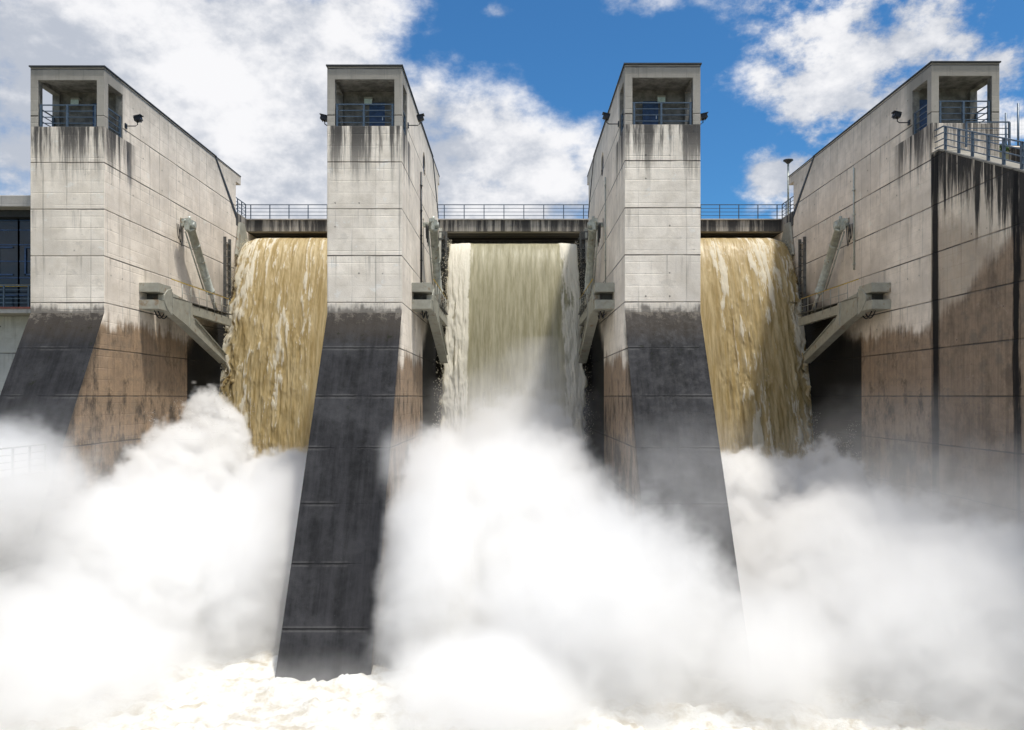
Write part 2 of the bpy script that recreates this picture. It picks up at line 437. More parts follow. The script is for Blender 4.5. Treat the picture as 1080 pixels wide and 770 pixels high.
# ------------------------------------------------------------------ hoist cylinders
def hoist(xw, s, label):
    """xw wall face, s = +1 wall faces +x"""
    root = empty('hydraulic_hoist', (xw, HOY, 9.5), label, 'hydraulic hoist', 'gate hoist cylinders on the pier walls')
    X = xw + s * .62
    a = MB(); top = Vector((X, 46.55, 9.75)); bot = Vector((X, 50.0, 6.0)); d = (bot - top).normalized()
    a.tube([top, top + d * .15, top + d * .16, top + d * 4.4, top + d * 4.42, top + d * 4.55], [.30, .30, .235, .235, .28, .28], 20)
    for k in (1.2, 2.3, 3.4): a.tube([top + d * k, top + d * (k + .06)], .255, 20)
    cyl = a.build('cylinder', M['cyl'], root)
    MB().tube([top + d * 4.55, top + d * 6.2], .12, 14).build('piston_rod', M['steel'], cyl)
    p = MB(); off = Vector((-s * .30, -.1, -.1))
    p.tube([top + off + d * .2, top + off + d * 4.3], .045, 8)
    p.build('oil_pipe', M['cyl'], cyl)
    h = MB()
    h.bar((xw + s * .01, HOY, 9.95), (X + s * .12, HOY - .15, 9.95), .34, .22)
    h.box(X - .22, X + .22, 46.2, 46.85, 9.78, 10.12)
    h.tube([(X - .32, 46.5, 9.85), (X + .32, 46.5, 9.85)], .17, 14)
    h.tube([(X - s * .1, 46.2, 10.0), (X - s * .1, 45.75, 10.0)], .1, 10)
    h.box(X - .1, X + .1, 45.95, 46.2, 9.5, 10.15)
    h.tube([(X, 46.4, 10.1), (X, 46.4, 10.35)], .09, 10)
    h.build('hoist_head', M['cyl'], root)
    for k in range(3):
        q = MB(); y0 = 46.0 - k * .12; pts = []
        for i in range(15):
            u = i / 14
            pts.append((X - s * (.25 + .04 * k), y0 - .25 + .42 * u, 9.75 - math.sin(u * math.pi) * (1.2 - .2 * k)))
        q.tube(pts, .022, 6); q.build('hose', M['rubber'], root)
    # conduit on the wall from head downwards
    return root
for xw, s, lb in ((-19.29, 1, 'slanting hoist cylinder on the sunlit wall of the far left pier'),
                  (-5.26, 1, 'slanting hoist cylinder left of the middle waterfall'),
                  (5.18, -1, 'slanting hoist cylinder right of the middle waterfall'),
                  (19.4, -1, 'slanting hoist cylinder on the far right pier wall')):
    hoist(xw, s, lb)

def conduit(name, xw, s, y, z0, z1, r, mat, label):
    a = MB(); a.tube([(xw + s * (r + .01), y, z0), (xw + s * (r + .01), y, z1)], r, 8)
    zc = z0 + .3
    while zc < z1:
        a.box(xw, xw + s * (2 * r + .03), y - r - .04, y + r + .04, zc, zc + .05); zc += 1.4
    tag(a.build(name, mat), label, 'wall pipe')
conduit('wall_conduit', -5.26, 1, 45.3, 5.9, 12.6, .05, M['black'], 'thin dark conduit running down the pier wall left of the middle waterfall')
conduit('wall_conduit', 5.18, -1, 45.3, 5.9, 12.3, .035, M['cyl'], 'thin grey conduit running down the pier wall right of the middle waterfall')
conduit('wall_conduit', 19.4, -1, 45.9, 7.2, 13.0, .05, M['cyl'], 'thin grey conduit on the far right pier wall above the bracket')

# ------------------------------------------------------------------ trunnion brackets
def bracket(xw, s, label):
    root = empty('gate_bracket', (xw, 42.5, 4.5), label, 'steel bracket', 'steel gate brackets on the pier walls')
    x1 = xw + s * 1.02
    def B(mb, a, b, *r): return mb.box(min(xw + s * a, xw + s * b), max(xw + s * a, xw + s * b), *r)
    u = MB(); B(u, .003, 1.0, 41.5, 43.05, 5.38, 5.85); u.build('upper_beam', M['gpaint'], root, .012)
    l = MB(); B(l, .003, 1.0, 41.5, 43.05, 4.50, 4.97); l.build('lower_beam', M['gpaint'], root, .012)
    w = MB(); B(w, .003, .97, 42.4, 42.45, 4.974, 5.376); w.build('web_plate', M['gdark'], root)
    m = MB(); pr = [(42.15, 5.3), (42.55, 5.6), (43.1, 5.75), (43.12, 4.3), (42.5, 4.62), (42.15, 5.02)]
    m.prism(pr, xw + s * .7, xw + s * 1.035); m.build('side_plate', M['gpaint'], root, .01)
    # main arm: deep knee then slanting strut
    m = MB(); pr = [(43.12, 5.55), (45.9, 5.28), (45.95, 4.65), (46.2, 4.42), (51.2, 2.62), (51.2, 2.14), (44.8, 4.05), (43.12, 4.45)]
    m.prism(pr, xw + s * .66, xw + s * 1.0); m.build('strut', M['gpaint'], root, .012)
    fl = MB()
    for (ya, za), (yb2, zb2) in (((44.8, 4.04), (51.2, 2.13)), ((46.2, 4.455), (51.2, 2.655)), ((43.12, 4.44), (44.8, 4.04))):
        fl.prism([(ya, za), (yb2, zb2), (yb2, zb2 - .035), (ya, za - .035)], xw + s * .58, xw + s * 1.08)
    for yy in (43.14, 45.5): fl.box(min(xw + s * .62, xw + s * 1.05), max(xw + s * .62, xw + s * 1.05), yy, yy + .04, 4.4 if yy < 44 else 3.95, 5.56 if yy < 44 else 5.3)
    fl.build('flange', M['gpaint'], root)
    p = MB(); p.prism([(45.97, 5.2), (52.4, 5.05), (52.4, 4.55), (45.97, 4.66)], xw + s * .7, xw + s * .95)
    p.build('platform_beam', M['gpaint'], root, .01)
    p = MB(); B(p, .02, 1.0, 43.3, 52.4, 5.29, 5.33)
    p = p.build('walkway_plate', M['gdark'], root)
    r = MB(); n = 6
    for k in range(n + 1):
        yy = 44.6 + k * 1.2
        r.tube([(x1 - s * .06, yy, 4.95), (x1 - s * .06, yy, 6.25)], .022, 6)
    r.tube([(x1 - s * .06, 44.6, 5.72), (x1 - s * .06, 51.8, 5.72)], .018, 6)
    rr = r.build('railing', M['gpaint'], root)
    MB().tube([(x1 - s * .06, 43.2, 6.27), (x1 - s * .06, 51.8, 6.25)], .026, 8).build('handrail', M['yellow'], rr)
    q = MB()
    for k in range(2):
        pts = [(xw + s * (.45 + .2 * k), 42.3 + 1.2 * i / 12, 4.48 - .32 * math.sin(math.pi * i / 12) - .03 * k) for i in range(13)]
        q.tube(pts, .035, 8)
    q.bar((xw + s * .4, 41.9, 4.3), (xw + s * .4, 43.0, 4.3), .03)
    q.build('hanging_pipe', M['black'], root)
for xw, s, lb in ((-19.29, 1, 'pale steel bracket with yellow handrail on the far left pier wall'),
                  (-5.26, 1, 'boxy steel bracket on the pier left of the middle waterfall'),
                  (5.18, -1, 'boxy steel bracket on the pier right of the middle waterfall'),
                  (19.4, -1, 'pale steel bracket with yellow handrail on the far right pier wall')):
    bracket(xw, s, lb)

# ------------------------------------------------------------------ gate side guides and ladders near the crest
def guide(xw, s, label):
    root = empty('gate_guide', (xw, 54.0, 8.), label, 'gate guide frame', 'gate guide frames beside the waterfalls')
    m = MB()
    for yy in (53.6, 54.5):
        m.box(min(xw, xw + s * .18), max(xw, xw + s * .18), yy - .05, yy + .05, 5.0, 10.6)
    m.build('guide_rail', M['gdark'], root)
    m = MB()
    for k in range(12): m.bar((xw + s * .13, 53.6, 5.2 + k * .46), (xw + s * .13, 54.5, 5.2 + k * .46), .05)
    m.build('rung', M['gdark'], root)
    if abs(xw) < 10:
        m = MB()
        m.box(min(xw + s * .02, xw + s * .5), max(xw + s * .02, xw + s * .5), 56.2, 56.4, 5.5, 11.5)
        for k in range(9): m.box(min(xw + s * .02, xw + s * .72), max(xw + s * .02, xw + s * .72), 56.0, 56.2, 5.6 + k * .66, 5.72 + k * .66)
        m.box(min(xw + s * .5, xw + s * .6), max(xw + s * .5, xw + s * .6), 55.9, 56.5, 6.8, 11.4)
        m.build('side_frame', M['gdark'], root)
guide(-19.29, 1, 'short ladder frame beside the left waterfall on the far left pier')
guide(-5.26, 1, 'dark ribbed frame at the left edge of the middle waterfall')
guide(5.18, -1, 'dark ribbed frame at the right edge of the middle waterfall')
guide(19.4, -1, 'short ladder frame beside the right waterfall on the far right pier')

# ------------------------------------------------------------------ gates behind the water, weir
BAYS = [(-19.27, -8.79, 11.2, 'left'), (-5.24, 5.16, 10.8, 'middle'), (8.74, 19.38, 11.2, 'right')]
for x0, x1, zc, nm in BAYS:
    root = empty('spillway_gate', ((x0 + x1) / 2, 58, zc - 4), f'steel flap gate hidden under the crest of the {nm} waterfall', 'spillway gate', 'flap gates')
    pts = [(57.75, zc - .35), (57.95, zc - .3), (58.3, zc - 1.5), (58.4, zc - 3.5), (58.4, zc - 6), (58.1, zc - 6), (58.1, zc - 3.5), (58.0, zc - 1.6)]
    MB().prism(pts, x0 + .02, x1 - .02).build('skin_plate', M['gdark'], root)
    for xs, s in ((x0, 1), (x1, -1)):
        m = MB(); m.prism([(55.6, zc - 1.4), (56.3, zc + .95), (57.2, zc + 1.0), (58.0, zc - .2), (58.0, zc - 2.)], xs + s * .04, xs + s * .2)
        m.build('side_shield', M['gpaint'], root)
MB().prism([(58.5, -12), (58.5, 4.5), (62.0, 4.5), (64, -12)], -19.2, 19.3).build('weir', M['weir'])
tag(D.objects['weir'], 'dark concrete weir wall behind the three waterfalls', 'weir')

# ------------------------------------------------------------------ footbridge
root = empty('footbridge', (0, 60, 11.9), 'concrete footbridge with thin blue railing running behind all the piers', 'footbridge')
d = MB(); d.prism([(58.5, 12.78), (58.5, 11.95), (58.75, 11.92), (63, 11.92), (63, 12.78)], -23.2, 23.2)
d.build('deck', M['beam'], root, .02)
cb = MB(); cb.box(-19.2, 19.3, 61.8, 62.6, 10.7, 11.917); cb.build('cross_beam', M['gdark'], root)
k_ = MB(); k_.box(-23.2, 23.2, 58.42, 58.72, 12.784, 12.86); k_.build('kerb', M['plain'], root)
for (x0, x1, nn) in ((-20.5, -8.0, 9), (-6.5, 6.5, 9), (8.0, 20.5, 9)):
    r = MB(); fence_bars(r, (x0, 58.6, 12.86), (x1, 58.6, 12.86), nn, 1.05, 4, .06, .03, .05); r.build('railing', M['blue'], root)
for s in (-1, 1):
    r = MB(); fence_bars(r, (s * 19.45, 55.95, 12.86), (s * 19.45, 58.5, 12.86), 3, 1.05, 4, .06, .03, .05); r.build('railing', M['blue'], root)
    l = MB(); l.box(min(s * 19.35, s * 21), max(s * 19.35, s * 21), 56.02, 58.41, 11.9, 12.855); l.build('landing', M['beam'], root)
    
# lamp post beyond the right pier
root = empty('lamp_post', (19.6, 58.0, 12.9), 'slim grey lamp post rising behind the end of the far right pier', 'lamp post')
MB().tube([(19.75, 58.1, 12.86), (19.75, 58.1, 16.75)], .07, 10).build('post', M['cyl'], root)
MB().tube([(19.75, 58.1, 16.75), (19.75, 58.1, 16.85), (19.75, 58.1, 16.97), (19.75, 58.1, 17.03)], [.1, .2, .36, .34], 16).build('lamp_head', M['cap'], root)

# ------------------------------------------------------------------ powerhouse on the left
root = empty('power_house', (-28, 44, -3), 'low building with blue framed windows and flat concrete roof left of the piers', 'building')
XL, XR = -40., -22.8
MB().box(XL, XR, 40.2, 50, 9.45, 10.02).build('roof', M['plain'], root, .03)
MB().box(XL, XR, 40.9, 50, 9.1, 9.446).build('lintel', M['cap'], root)
w = MB(); w.box(XL, XR, 41.35, 50, -12, 4.1); wall = w.build('wall', M['tile'], root)
MB().box(XL, XR, 40.0, 41.33, 4.12, 4.4).build('balcony_slab', M['plain'], root, .02)
MB().box(XL, XR, 39.96, 39.998, 4.34, 4.43).build('balcony_edge', M['ochre'], root)
MB().box(XL, XR, 45, 45.1, 4.4, 9.1).build('inner_wall', M['inside'], root)
xm = XR - .03; i = 0
cols = [XR - .02, XR - 1.25, XR - 2.6, XR - 4.0, XR - 5.4, XR - 6.8]
for a, b in zip(cols, cols[1:]):
    fr = MB()
    for xx in (a, b): fr.box(xx - .06, xx + .0, 41.4, 41.5, 4.4, 9.08)
    for zz in (4.42, 5.15, 6.05, 6.9, 7.75, 8.5, 9.0): fr.box(b, a - .062, 41.41, 41.49, zz, zz + .06)
    if b < XR - 1.3: fr.box(b + .3, a - .3, 41.37, 41.4, 6.2, 6.28); fr.box(b + .3, a - .3, 41.37, 41.4, 7.6, 7.68); fr.box(b + .3, b + .38, 41.37, 41.4, 6.2, 7.6)
    wd = fr.build('window_frame', M['bluedk'], root)
    MB().box(b, a - .062, 41.44, 41.46, 4.45, 9.0).build('pane', M['glassb'], wd)
r = MB(); fence_bars(r, (XL, 40.08, 4.43), (XR - .08, 40.08, 4.43), 14, 1.08, 5, .07, .03, .06); r.build('balcony_railing', M['blue'], root)
MB().box(XL, XR - .1, 41.3, 41.36, 5.62, 5.72).build('yellow_strip', M['yellow'], root)  # plain yellow strip along the lower part of the glazing
MB().box(-25.9, -25.3, 41.3, 41.34, -.1, .8).build('vent', M['black'], root)

# left low wall with railing, in the spray
lw = empty('river_wall', (-21, 28, -12), 'low river wall with railing half lost in spray at the left edge', 'river wall')
MB().box(-22.7, -19.33, 14, 34.5, -12, -3.1).build('wall', M['beam2'], lw, .02)
r = MB(); fence_bars(r, (-19.5, 16, -3.1), (-19.5, 33.6, -3.1), 16, 1.1, 4, .07, .03, .05); r.build('railing', M['gdark'], lw)

# ------------------------------------------------------------------ right abutment wall and stair
root = empty('abutment_wall', (20, 30, -12), 'stained concrete abutment wall with black drips below the right stairway', 'abutment wall')
def ztop(y): return 11.2 if y >= 36.75 else 11.2 - (36.75 - y) * .443
prof = [(37.48, 11.2), (36.75, 11.2), (16, ztop(16)), (16, -12), (28.2, -12), (37.48, 3.8)]
prof = [(37.48, 11.2), (36.75, 11.2), (16, ztop(16)), (16, -12), (37.48, -12)]
MB().prism(prof, 19.365, 20.3).build('wall', M['wall_r'], root, .02)
MB().prism([(36.2, 11.25), (14, 1.3), (14, -12), (36.2, -12)], 22.2, 22.6).build('inner_wall', M['wall_r'], root, .02)
st = MB(); y = 37.3; z = 10.1
for k in range(26):
    st.box(20.32, 22.18, y - .35, y, z - .6, z); y -= .35; z -= .155
st.build('stair', M['plain'], root)
cp = MB(); cp.prism([(37.46, 11.203), (36.75, 11.203), (16, ztop(16) + .003), (16, ztop(16) + .07), (36.75, 11.27), (37.46, 11.27)], 19.34, 20.34)
cp.build('coping', M['beam2'], root)
py = [37.6, 36.5, 35.4, 34.35, 33.2, 32.15, 31.0, 29.9, 28.8, 27.7, 26.6, 25.5, 24.4, 23.3, 22.2]
r = MB(); H = 1.12; X = 19.52
for yy in py: r.box(X - .045, X + .045, yy - .055, yy + .055, ztop(yy) - .1, ztop(yy) + H)
for a, b in zip([37.4, 36.65] , [36.65, 22.2]):
    for k in range(4):
        dz = H * (k + 1) / 4
        r.bar((X, a, ztop(a) + dz), (X, b, ztop(b) + dz), .04 if k < 3 else .055)
r.build('railing', M['blue'], root)
r = MB()
fence_bars(r, (20.4, 36.4, 11.25), (22.35, 36.4, 11.25), 1, 1.12, 4, .08, .03, .05)
r.build('landing_railing', M['blue'], root)

# fence posts with wire and bushes behind
root = empty('wire_fence', (29, 46, 13.8), 'thin wire mesh fence on tall posts behind the far right stairway', 'wire fence')
for xx, zt in ((28.05, 16.15), (28.75, 16.7), (30.6, 16.4), (32.5, 16.4)):
    MB().tube([(xx, 46, 12.4), (xx, 46, zt)], .06, 8).build('post', M['blue'], root)
r = MB()
for k in range(28): r.bar((27.2 + k * .22, 46, 12.6), (27.2 + k * .22, 46, 16.0), .006)
for k in range(15): r.bar((27.2, 46, 12.7 + k * .23), (33.2, 46, 12.7 + k * .23), .006)
r.build('wire_mesh', M['cyl'], root)
def bush(x, y, z, r_, label):
    root = empty('bush', (x, y, z), label, 'bush', 'bushes on the right bank')
    m = MB()
    for k in range(260):
        d = Vector((random.gauss(0, 1), random.gauss(0, 1), random.gauss(0, 1))).normalized() * r_ * random.uniform(.4, 1.)
        c = Vector((x, y, z + r_ * .55)) + Vector((d.x * 1.3, d.y, abs(d.z) * .8))
        a = Vector((random.gauss(0, 1), random.gauss(0, 1), random.gauss(0, 1))).normalized() * .09
        b = a.cross(Vector((random.gauss(0, 1), random.gauss(0, 1), random.gauss(0, 1)))).normalized() * .05
        m.face((c - a, c + b, c + a, c - b))
    m.build('foliage', M['leaf'], root)
    s = MB()
    for k in range(5): s.tube([(x, y, z - .1), (x + random.uniform(-.4, .4), y + random.uniform(-.3, .3), z + r_)], [.03, .012], 5)
    s.build('stem', M['soil'], root)
bush(25.3, 41.8, 12.42, .45, 'small green bush left of the fence posts on the right bank')
bush(26.6, 42.0, 12.42, .5, 'small green bush at the right edge of the picture under the fence')

# ------------------------------------------------------------------ ground and water
def slab(name, x0, x1, y0, y1, z0, z1, mat):
    o = MB().box(x0, x1, y0, y1, z0, z1).build(name, mat); tag(o, kind='structure'); return o
slab('bank', 22.65, 400, 41.0, 500, -12, 12.45, M['soil'])
slab('terrain', 22.65, 400, -200, 40.9, -12, 4.4, M['soil'])
slab('terrain', -400, -22.85, -200, 39.9, -12, -3.2, M['soil'])
slab('hill', -400, -40.1, 50.2, 500, -12, 6.0, M['soil'])
slab('terrain', -40.1, -22.9, 64, 500, -12, 9.0, M['soil'])

def foam_mat():
    m, g, bs = new_mat('white_foam')
    P = S(g, g.n('ShaderNodeNewGeometry').outputs['Position'])
    n = g.noise(P, 1.3, 9, .68); n2 = g.noise(P, 5., 6, .75)
    c = g.mix(g.ramp(n, .33, .58), (.42, .37, .28), (.66, .65, .61))
    g.put(bs.inputs['Base Color'], c); bs.inputs['Roughness'].default_value = .85
    bs.inputs['Subsurface Weight'].default_value = 0.
    bump(g, bs, n + n2 * .35, .25, .8)
    return m
M['foam'] = foam_mat()
def river_mat():
    m, g, bs = new_mat('muddy_water')
    P = S(g, g.n('ShaderNodeNewGeometry').outputs['Position'])
    n = g.noise(P, .4, 8, .65)
    g.put(bs.inputs['Base Color'], g.mix(g.ramp(n, .45, .6), (.24, .19, .10), (.6, .57, .48)))
    bs.inputs['Roughness'].default_value = .25; bump(g, bs, n, .4)
    return m
M['river'] = river_mat()
o = MB().box(-22.85, 22.65, -300, 64, -12.6, -11.2).build('river_bed', M['soil']); tag(o, kind='structure')
o = MB().face([(-22.8, -300, -10.55), (22.6, -300, -10.55), (22.6, 12, -10.55), (-22.8, 12, -10.55)]); 
mb = MB(); mb.face([(-22.8, -300, -10.45), (22.6, -300, -10.45), (22.6, 12, -10.45), (-22.8, 12, -10.45)])
o = mb.build('river_water', M['river']); tag(o, kind='structure')
mb = MB(); mb.face([(-400, 63, 10.6), (400, 63, 10.6), (400, 900, 10.6), (-400, 900, 10.6)])
mb.face([(-19.2, 58.2, 10.58), (19.3, 58.2, 10.58), (19.3, 63, 10.58), (-19.2, 63, 10.58)])
o = mb.build('reservoir_water', M['river']); tag(o, kind='structure')

# ------------------------------------------------------------------ spray blobs: (centre, radii, density, softness, noise amount)
H = []   # dense heaps
def hb(c, r, d=2.6, soft=.35, a=.9): H.append((c, r, d, soft, a))
hb((-18.2, 48.0, -7.2), (2.9, 3.6, 7.4), 4, .25, .9)
hb((-18.0, 42.5, -8.2), (4.2, 6, 6.6), 3, .35, .9)
hb((-13.5, 47.5, -9.5), (6.2, 6, 6.2), 3, .3, .8)
hb((-17, 36, -10), (7.5, 8, 6.6), 1.4, .6, .9)
hb((-19, 28.5, -10.8), (8.5, 8, 5.2), 1.0, .8, .9)
hb((0, 47.5, -8), (5.6, 7, 8.2), 1.4, .7, 1.)
hb((1.6, 47.5, -4.5), (2.6, 4, 5.4), .8, .8, 1.2)
hb((-3.6, 40, -6), (2.4, 5, 4.6), 1., .6, 1.1)
hb((0.3, 38, -9), (6.2, 8, 7.8), 1.0, .8, .9)
hb((-11.5, 39, -10.), (4, 9, 7.2), 1.2, .6, .7)
hb((-3.3, 36, -9.5), (3.4, 8, 7.2), 1.0, .7, .7)
hb((3.6, 30, -10), (6.0, 5.5, 6.6), .75, .9, .9)
hb((-.5, 26.5, -11), (4.6, 4.5, 3.6), .8, .8, .8)
hb((14, 47, -9.4), (6.4, 6, 6.1), 3, .3, .8)
hb((17.8, 45.5, -8.8), (2.8, 3.6, 6.0), 3.5, .3, .9)
hb((16, 37, -10), (7.0, 8, 6.0), 1.3, .6, .9)
hb((18, 29, -10.6), (9.0, 7.5, 6.6), .9, .8, .9)
hb((8.5, 27.5, -10.6), (3.6, 3.6, 4.6), .55, .9, .8)
W = [((1.4, 47, .6), (2.6, 4, 3.8), .3, 1., 1.), ((-1.5, 44, -1.2), (3.5, 4, 3.2), .3, 1., 1.), ((-1, 26, -11.4), (24, 6.5, 2.4), .48, 1., .6), ((-7, 27.5, -10.4), (3.6, 2.6, 2.2), .22, 1., .8), ((-20.5, 30, -3.8), (4, 7, 3.2), .6, 1., 1.), ((0, 46, -1), (5.4, 6, 3.6), .25, 1., 1.), ((-21, 35, -4), (7, 9, 4.2), .10, 1., 1.), ((17.5, 34, -3.8), (6.5, 9, 4.8), .085, 1., 1.), ((0, 45, -2), (5.4, 7, 5.0), .14, 1., 1.),
     ((6.8, 31.5, -4.5), (4.6, 4, 4.4), .16, 1., 1.), ((-4.2, 32.4, -2.6), (2.3, 2.6, 1.7), .35, .9, 1.), ((-20, 29, -5), (8, 7, 3.6), .25, 1., 1.), ((17.5, 28, -6), (9, 7, 5), .3, 1., 1.)]

def spray_volume():
    me = D.meshes.new('spray_mist'); me.from_pydata([(-30, 22, -11), (28, 22, -11), (28, 57, 3.)], [], [(0, 1, 2)])
    me.materials.append(None)
    o = D.objects.new('spray_mist', me); COL.objects.link(o)
    tag(o, 'drifting white spray filling the basin under the three waterfalls', 'spray', kind='stuff')
    m = D.materials.new('spray_volume'); m.use_nodes = True; nt = m.node_tree; nt.nodes.clear()
    out = nt.nodes.new('ShaderNodeOutputMaterial'); pv = nt.nodes.new('ShaderNodeVolumePrincipled')
    pv.inputs['Color'].default_value = (.955, .953, .948, 1); pv.inputs['Density'].default_value = 1.0; pv.inputs['Anisotropy'].default_value = .15
    nt.links.new(pv.outputs[0], out.inputs['Volume'])
    me.materials[0] = m
    t = D.node_groups.new('spray_field', 'GeometryNodeTree')
    t.interface.new_socket('Geometry', in_out='INPUT', socket_type='NodeSocketGeometry')
    t.interface.new_socket('Geometry', in_out='OUTPUT', socket_type='NodeSocketGeometry')
    t.nodes.new('NodeGroupInput'); go = t.nodes.new('NodeGroupOutput')
    g = G(t)
    P = S(g, g.n('GeometryNodeInputPosition').outputs[0]); x, y, z = g.sep(P)
    n = (g.noise(P, .36, 3, .6, .5) - .5) * 1.0 + (g.noise(P, .95, 7, .78, .35) - .5) * 2.2
    tot = None
    for (c, r, d, soft, a) in H + W:
        q = g.m('SQRT', g.pw((x - c[0]) / r[0], 2.) + g.pw((y - c[1]) / r[1], 2.) + g.pw((z - c[2]) / r[2], 2.))
        v = g.clamp((1. - q + n * (a * .42)) / soft) * (d * 2.6 if d > .5 else d)
        if d < .5: v = v * g.clamp(.6 + n * .9)
        tot = v if tot is None else g.mx(tot, v)
    # keep the bare foot of the second pier clear
    keep = g.mx(g.mx(g.ramp(y, 33.6, 35.), g.ramp(x, -5.32, -5.2)), g.ramp(x, -8.9, -9.3))
    keep = g.mx(keep, g.ramp(z, -8.4, -9.6))
    tot = tot * g.mx(keep, g.ramp(z, -9.6, -10.6) * .4)
    tot = tot * g.ramp(y, 55.9, 55.)
    vc = g.n('GeometryNodeVolumeCube'); g.put(vc.inputs['Density'], tot)
    vc.inputs['Min'].default_value = (-30, 21, -11); vc.inputs['Max'].default_value = (28, 56, 3.4)
    for k, v in (('Resolution X', 340), ('Resolution Y', 175), ('Resolution Z', 112)): vc.inputs[k].default_value = v
    sm = g.n('GeometryNodeSetMaterial'); sm.inputs['Material'].default_value = m
    t.links.new(vc.outputs[0], sm.inputs[0]); t.links.new(sm.outputs[0], go.inputs[0])
    md = o.modifiers.new('spray', 'NODES'); md.node_group = t
spray_volume()

def droplets():
    rd = random.Random(5); vs = []; fs = []
    src = [((-17.8, 47.5, -1.), (1.6, 2.6, 1.2)), ((-17.5, 43, -2.2), (2.0, 3., 1.2)), ((17.4, 45, -2.8), (1.6, 2., 1.)), ((14, 46, -3.4), (4, 2, .8)), ((-13, 46, -3.6), (4, 2, .8)),
           ((0, 46, -1.5), (4, 3, 1.5))]
    for c, r_ in src:
        for cl in range(26):
            p0 = Vector([c[i] + rd.gauss(0, .55) * r_[i] for i in range(3)])
            d = Vector((rd.gauss(0, .5), rd.gauss(0, .4), abs(rd.gauss(.6, .5)))).normalized()
            for k in range(26):
                t = rd.random(); p = p0 + d * t * 1.1 + Vector((rd.gauss(0, .12), rd.gauss(0, .12), rd.gauss(0, .12) - t * t * .3))
                q = rd.uniform(.006, .019) * (1.2 - t * .6); i0 = len(vs)
                for a in ((q, 0, -q), (-q, q, -q), (-q, -q, -q), (0, 0, q * 1.8)): vs.append(tuple(p + Vector(a)))
                fs.extend([(i0, i0 + 2, i0 + 1), (i0, i0 + 1, i0 + 3), (i0 + 1, i0 + 2, i0 + 3), (i0 + 2, i0, i0 + 3)])
    me = D.meshes.new('spray_droplets'); me.from_pydata(vs, [], fs); me.materials.append(M['foam'])
    o = D.objects.new('spray_droplets', me); COL.objects.link(o)
    tag(o, 'flying white water drops thrown up above the spray', 'water drops', kind='stuff')
droplets()

# foaming water surface with solid foam cores under the spray
def fbm(p, s, o=5): return noise.fractal(Vector(p) * s, 1.0, 2.0, o, noise_basis='PERLIN_ORIGINAL')
def corez(x, y):
    z = -10.4
    for (c, r, d, soft, a) in H:
        if c[1] < 34: continue
        q = ((x - c[0]) / (r[0] * .62)) ** 2 + ((y - c[1]) / (r[1] * .62)) ** 2
        if q < 1: z = max(z, c[2] + r[2] * .45 * math.sqrt(1 - q))
    return z
def water_surface(name, x0, x1, y0, y1, st, hump=True):
    nx, ny = int((x1 - x0) / st), int((y1 - y0) / st); vs = []; fs = []
    for j in range(ny + 1):
        for i in range(nx + 1):
            x = x0 + (x1 - x0) * i / nx; y = y0 + (y1 - y0) * j / ny
            z = corez(x, y)
            am = .34 if z < -10.3 else .4
            z += fbm((x, y, 0), .55) * am + abs(fbm((x, y, 7.), 1.7, 4)) * .28
            vs.append((x, y, z))
    for j in range(ny):
        for i in range(nx):
            a = j * (nx + 1) + i; fs.append((a, a + 1, a + nx + 2, a + nx + 1))
    me = D.meshes.new(name); me.from_pydata(vs, [], fs); me.materials.append(M['foam'])
    for p in me.polygons: p.use_smooth = True
    o = D.objects.new(name, me); COL.objects.link(o); return o
o = water_surface('foaming_water', -19.6, 19.8, 11.5, 56, .17)
tag(o, kind='structure')

# ------------------------------------------------------------------ waterfalls
def fall_mat(name, c1, c2, foamc=(.88, .83, .70)):
    m, g, bs = new_mat(name)
    at = g.n('ShaderNodeAttribute', attribute_name='foam'); F = S(g, at.outputs['Fac'])
    uv = g.n('ShaderNodeAttribute', attribute_name='flow'); u, v, w = g.sep(S(g, uv.outputs['Vector']))
    st = g.noise(g.xyz(u * 1., v * .10, 0.), 3.2, 7, .68); st2 = g.noise(g.xyz(u * 1., v * .05, 4.), 9., 4, .6)
    fn = g.noise(g.xyz(u, v * .5, 0.), 5., 7, .75)
    c = g.mix(g.ramp(st, .34, .66), c1, c2)
    c = g.mix(g.ramp(st2, .5, .7) * .35, c, tuple(x * .55 for x in c1))
    f = g.ramp(F + (fn - .5) * .75 + (st - .5) * .3, .38, .78)
    c = g.mix(f, c, foamc)
    g.put(bs.inputs['Base Color'], c)
    g.put(bs.inputs['Roughness'], .38 + f * .4); bs.inputs['Specular IOR Level'].default_value = .35
    bump(g, bs, st * .5 + st2 * .25 + fn * (F * 2.2 + .12), .04, .7)
    tr = g.n('ShaderNodeBsdfTranslucent'); g.put(tr.inputs['Color'], c)
    ms = g.n('ShaderNodeMixShader'); ms.inputs[0].default_value = .5
    out = m.node_tree.nodes['Material Output']
    g.t.links.new(bs.outputs[0], ms.inputs[1]); g.t.links.new(tr.outputs[0], ms.inputs[2]); g.t.links.new(ms.outputs[0], out.inputs['Surface'])
    return m
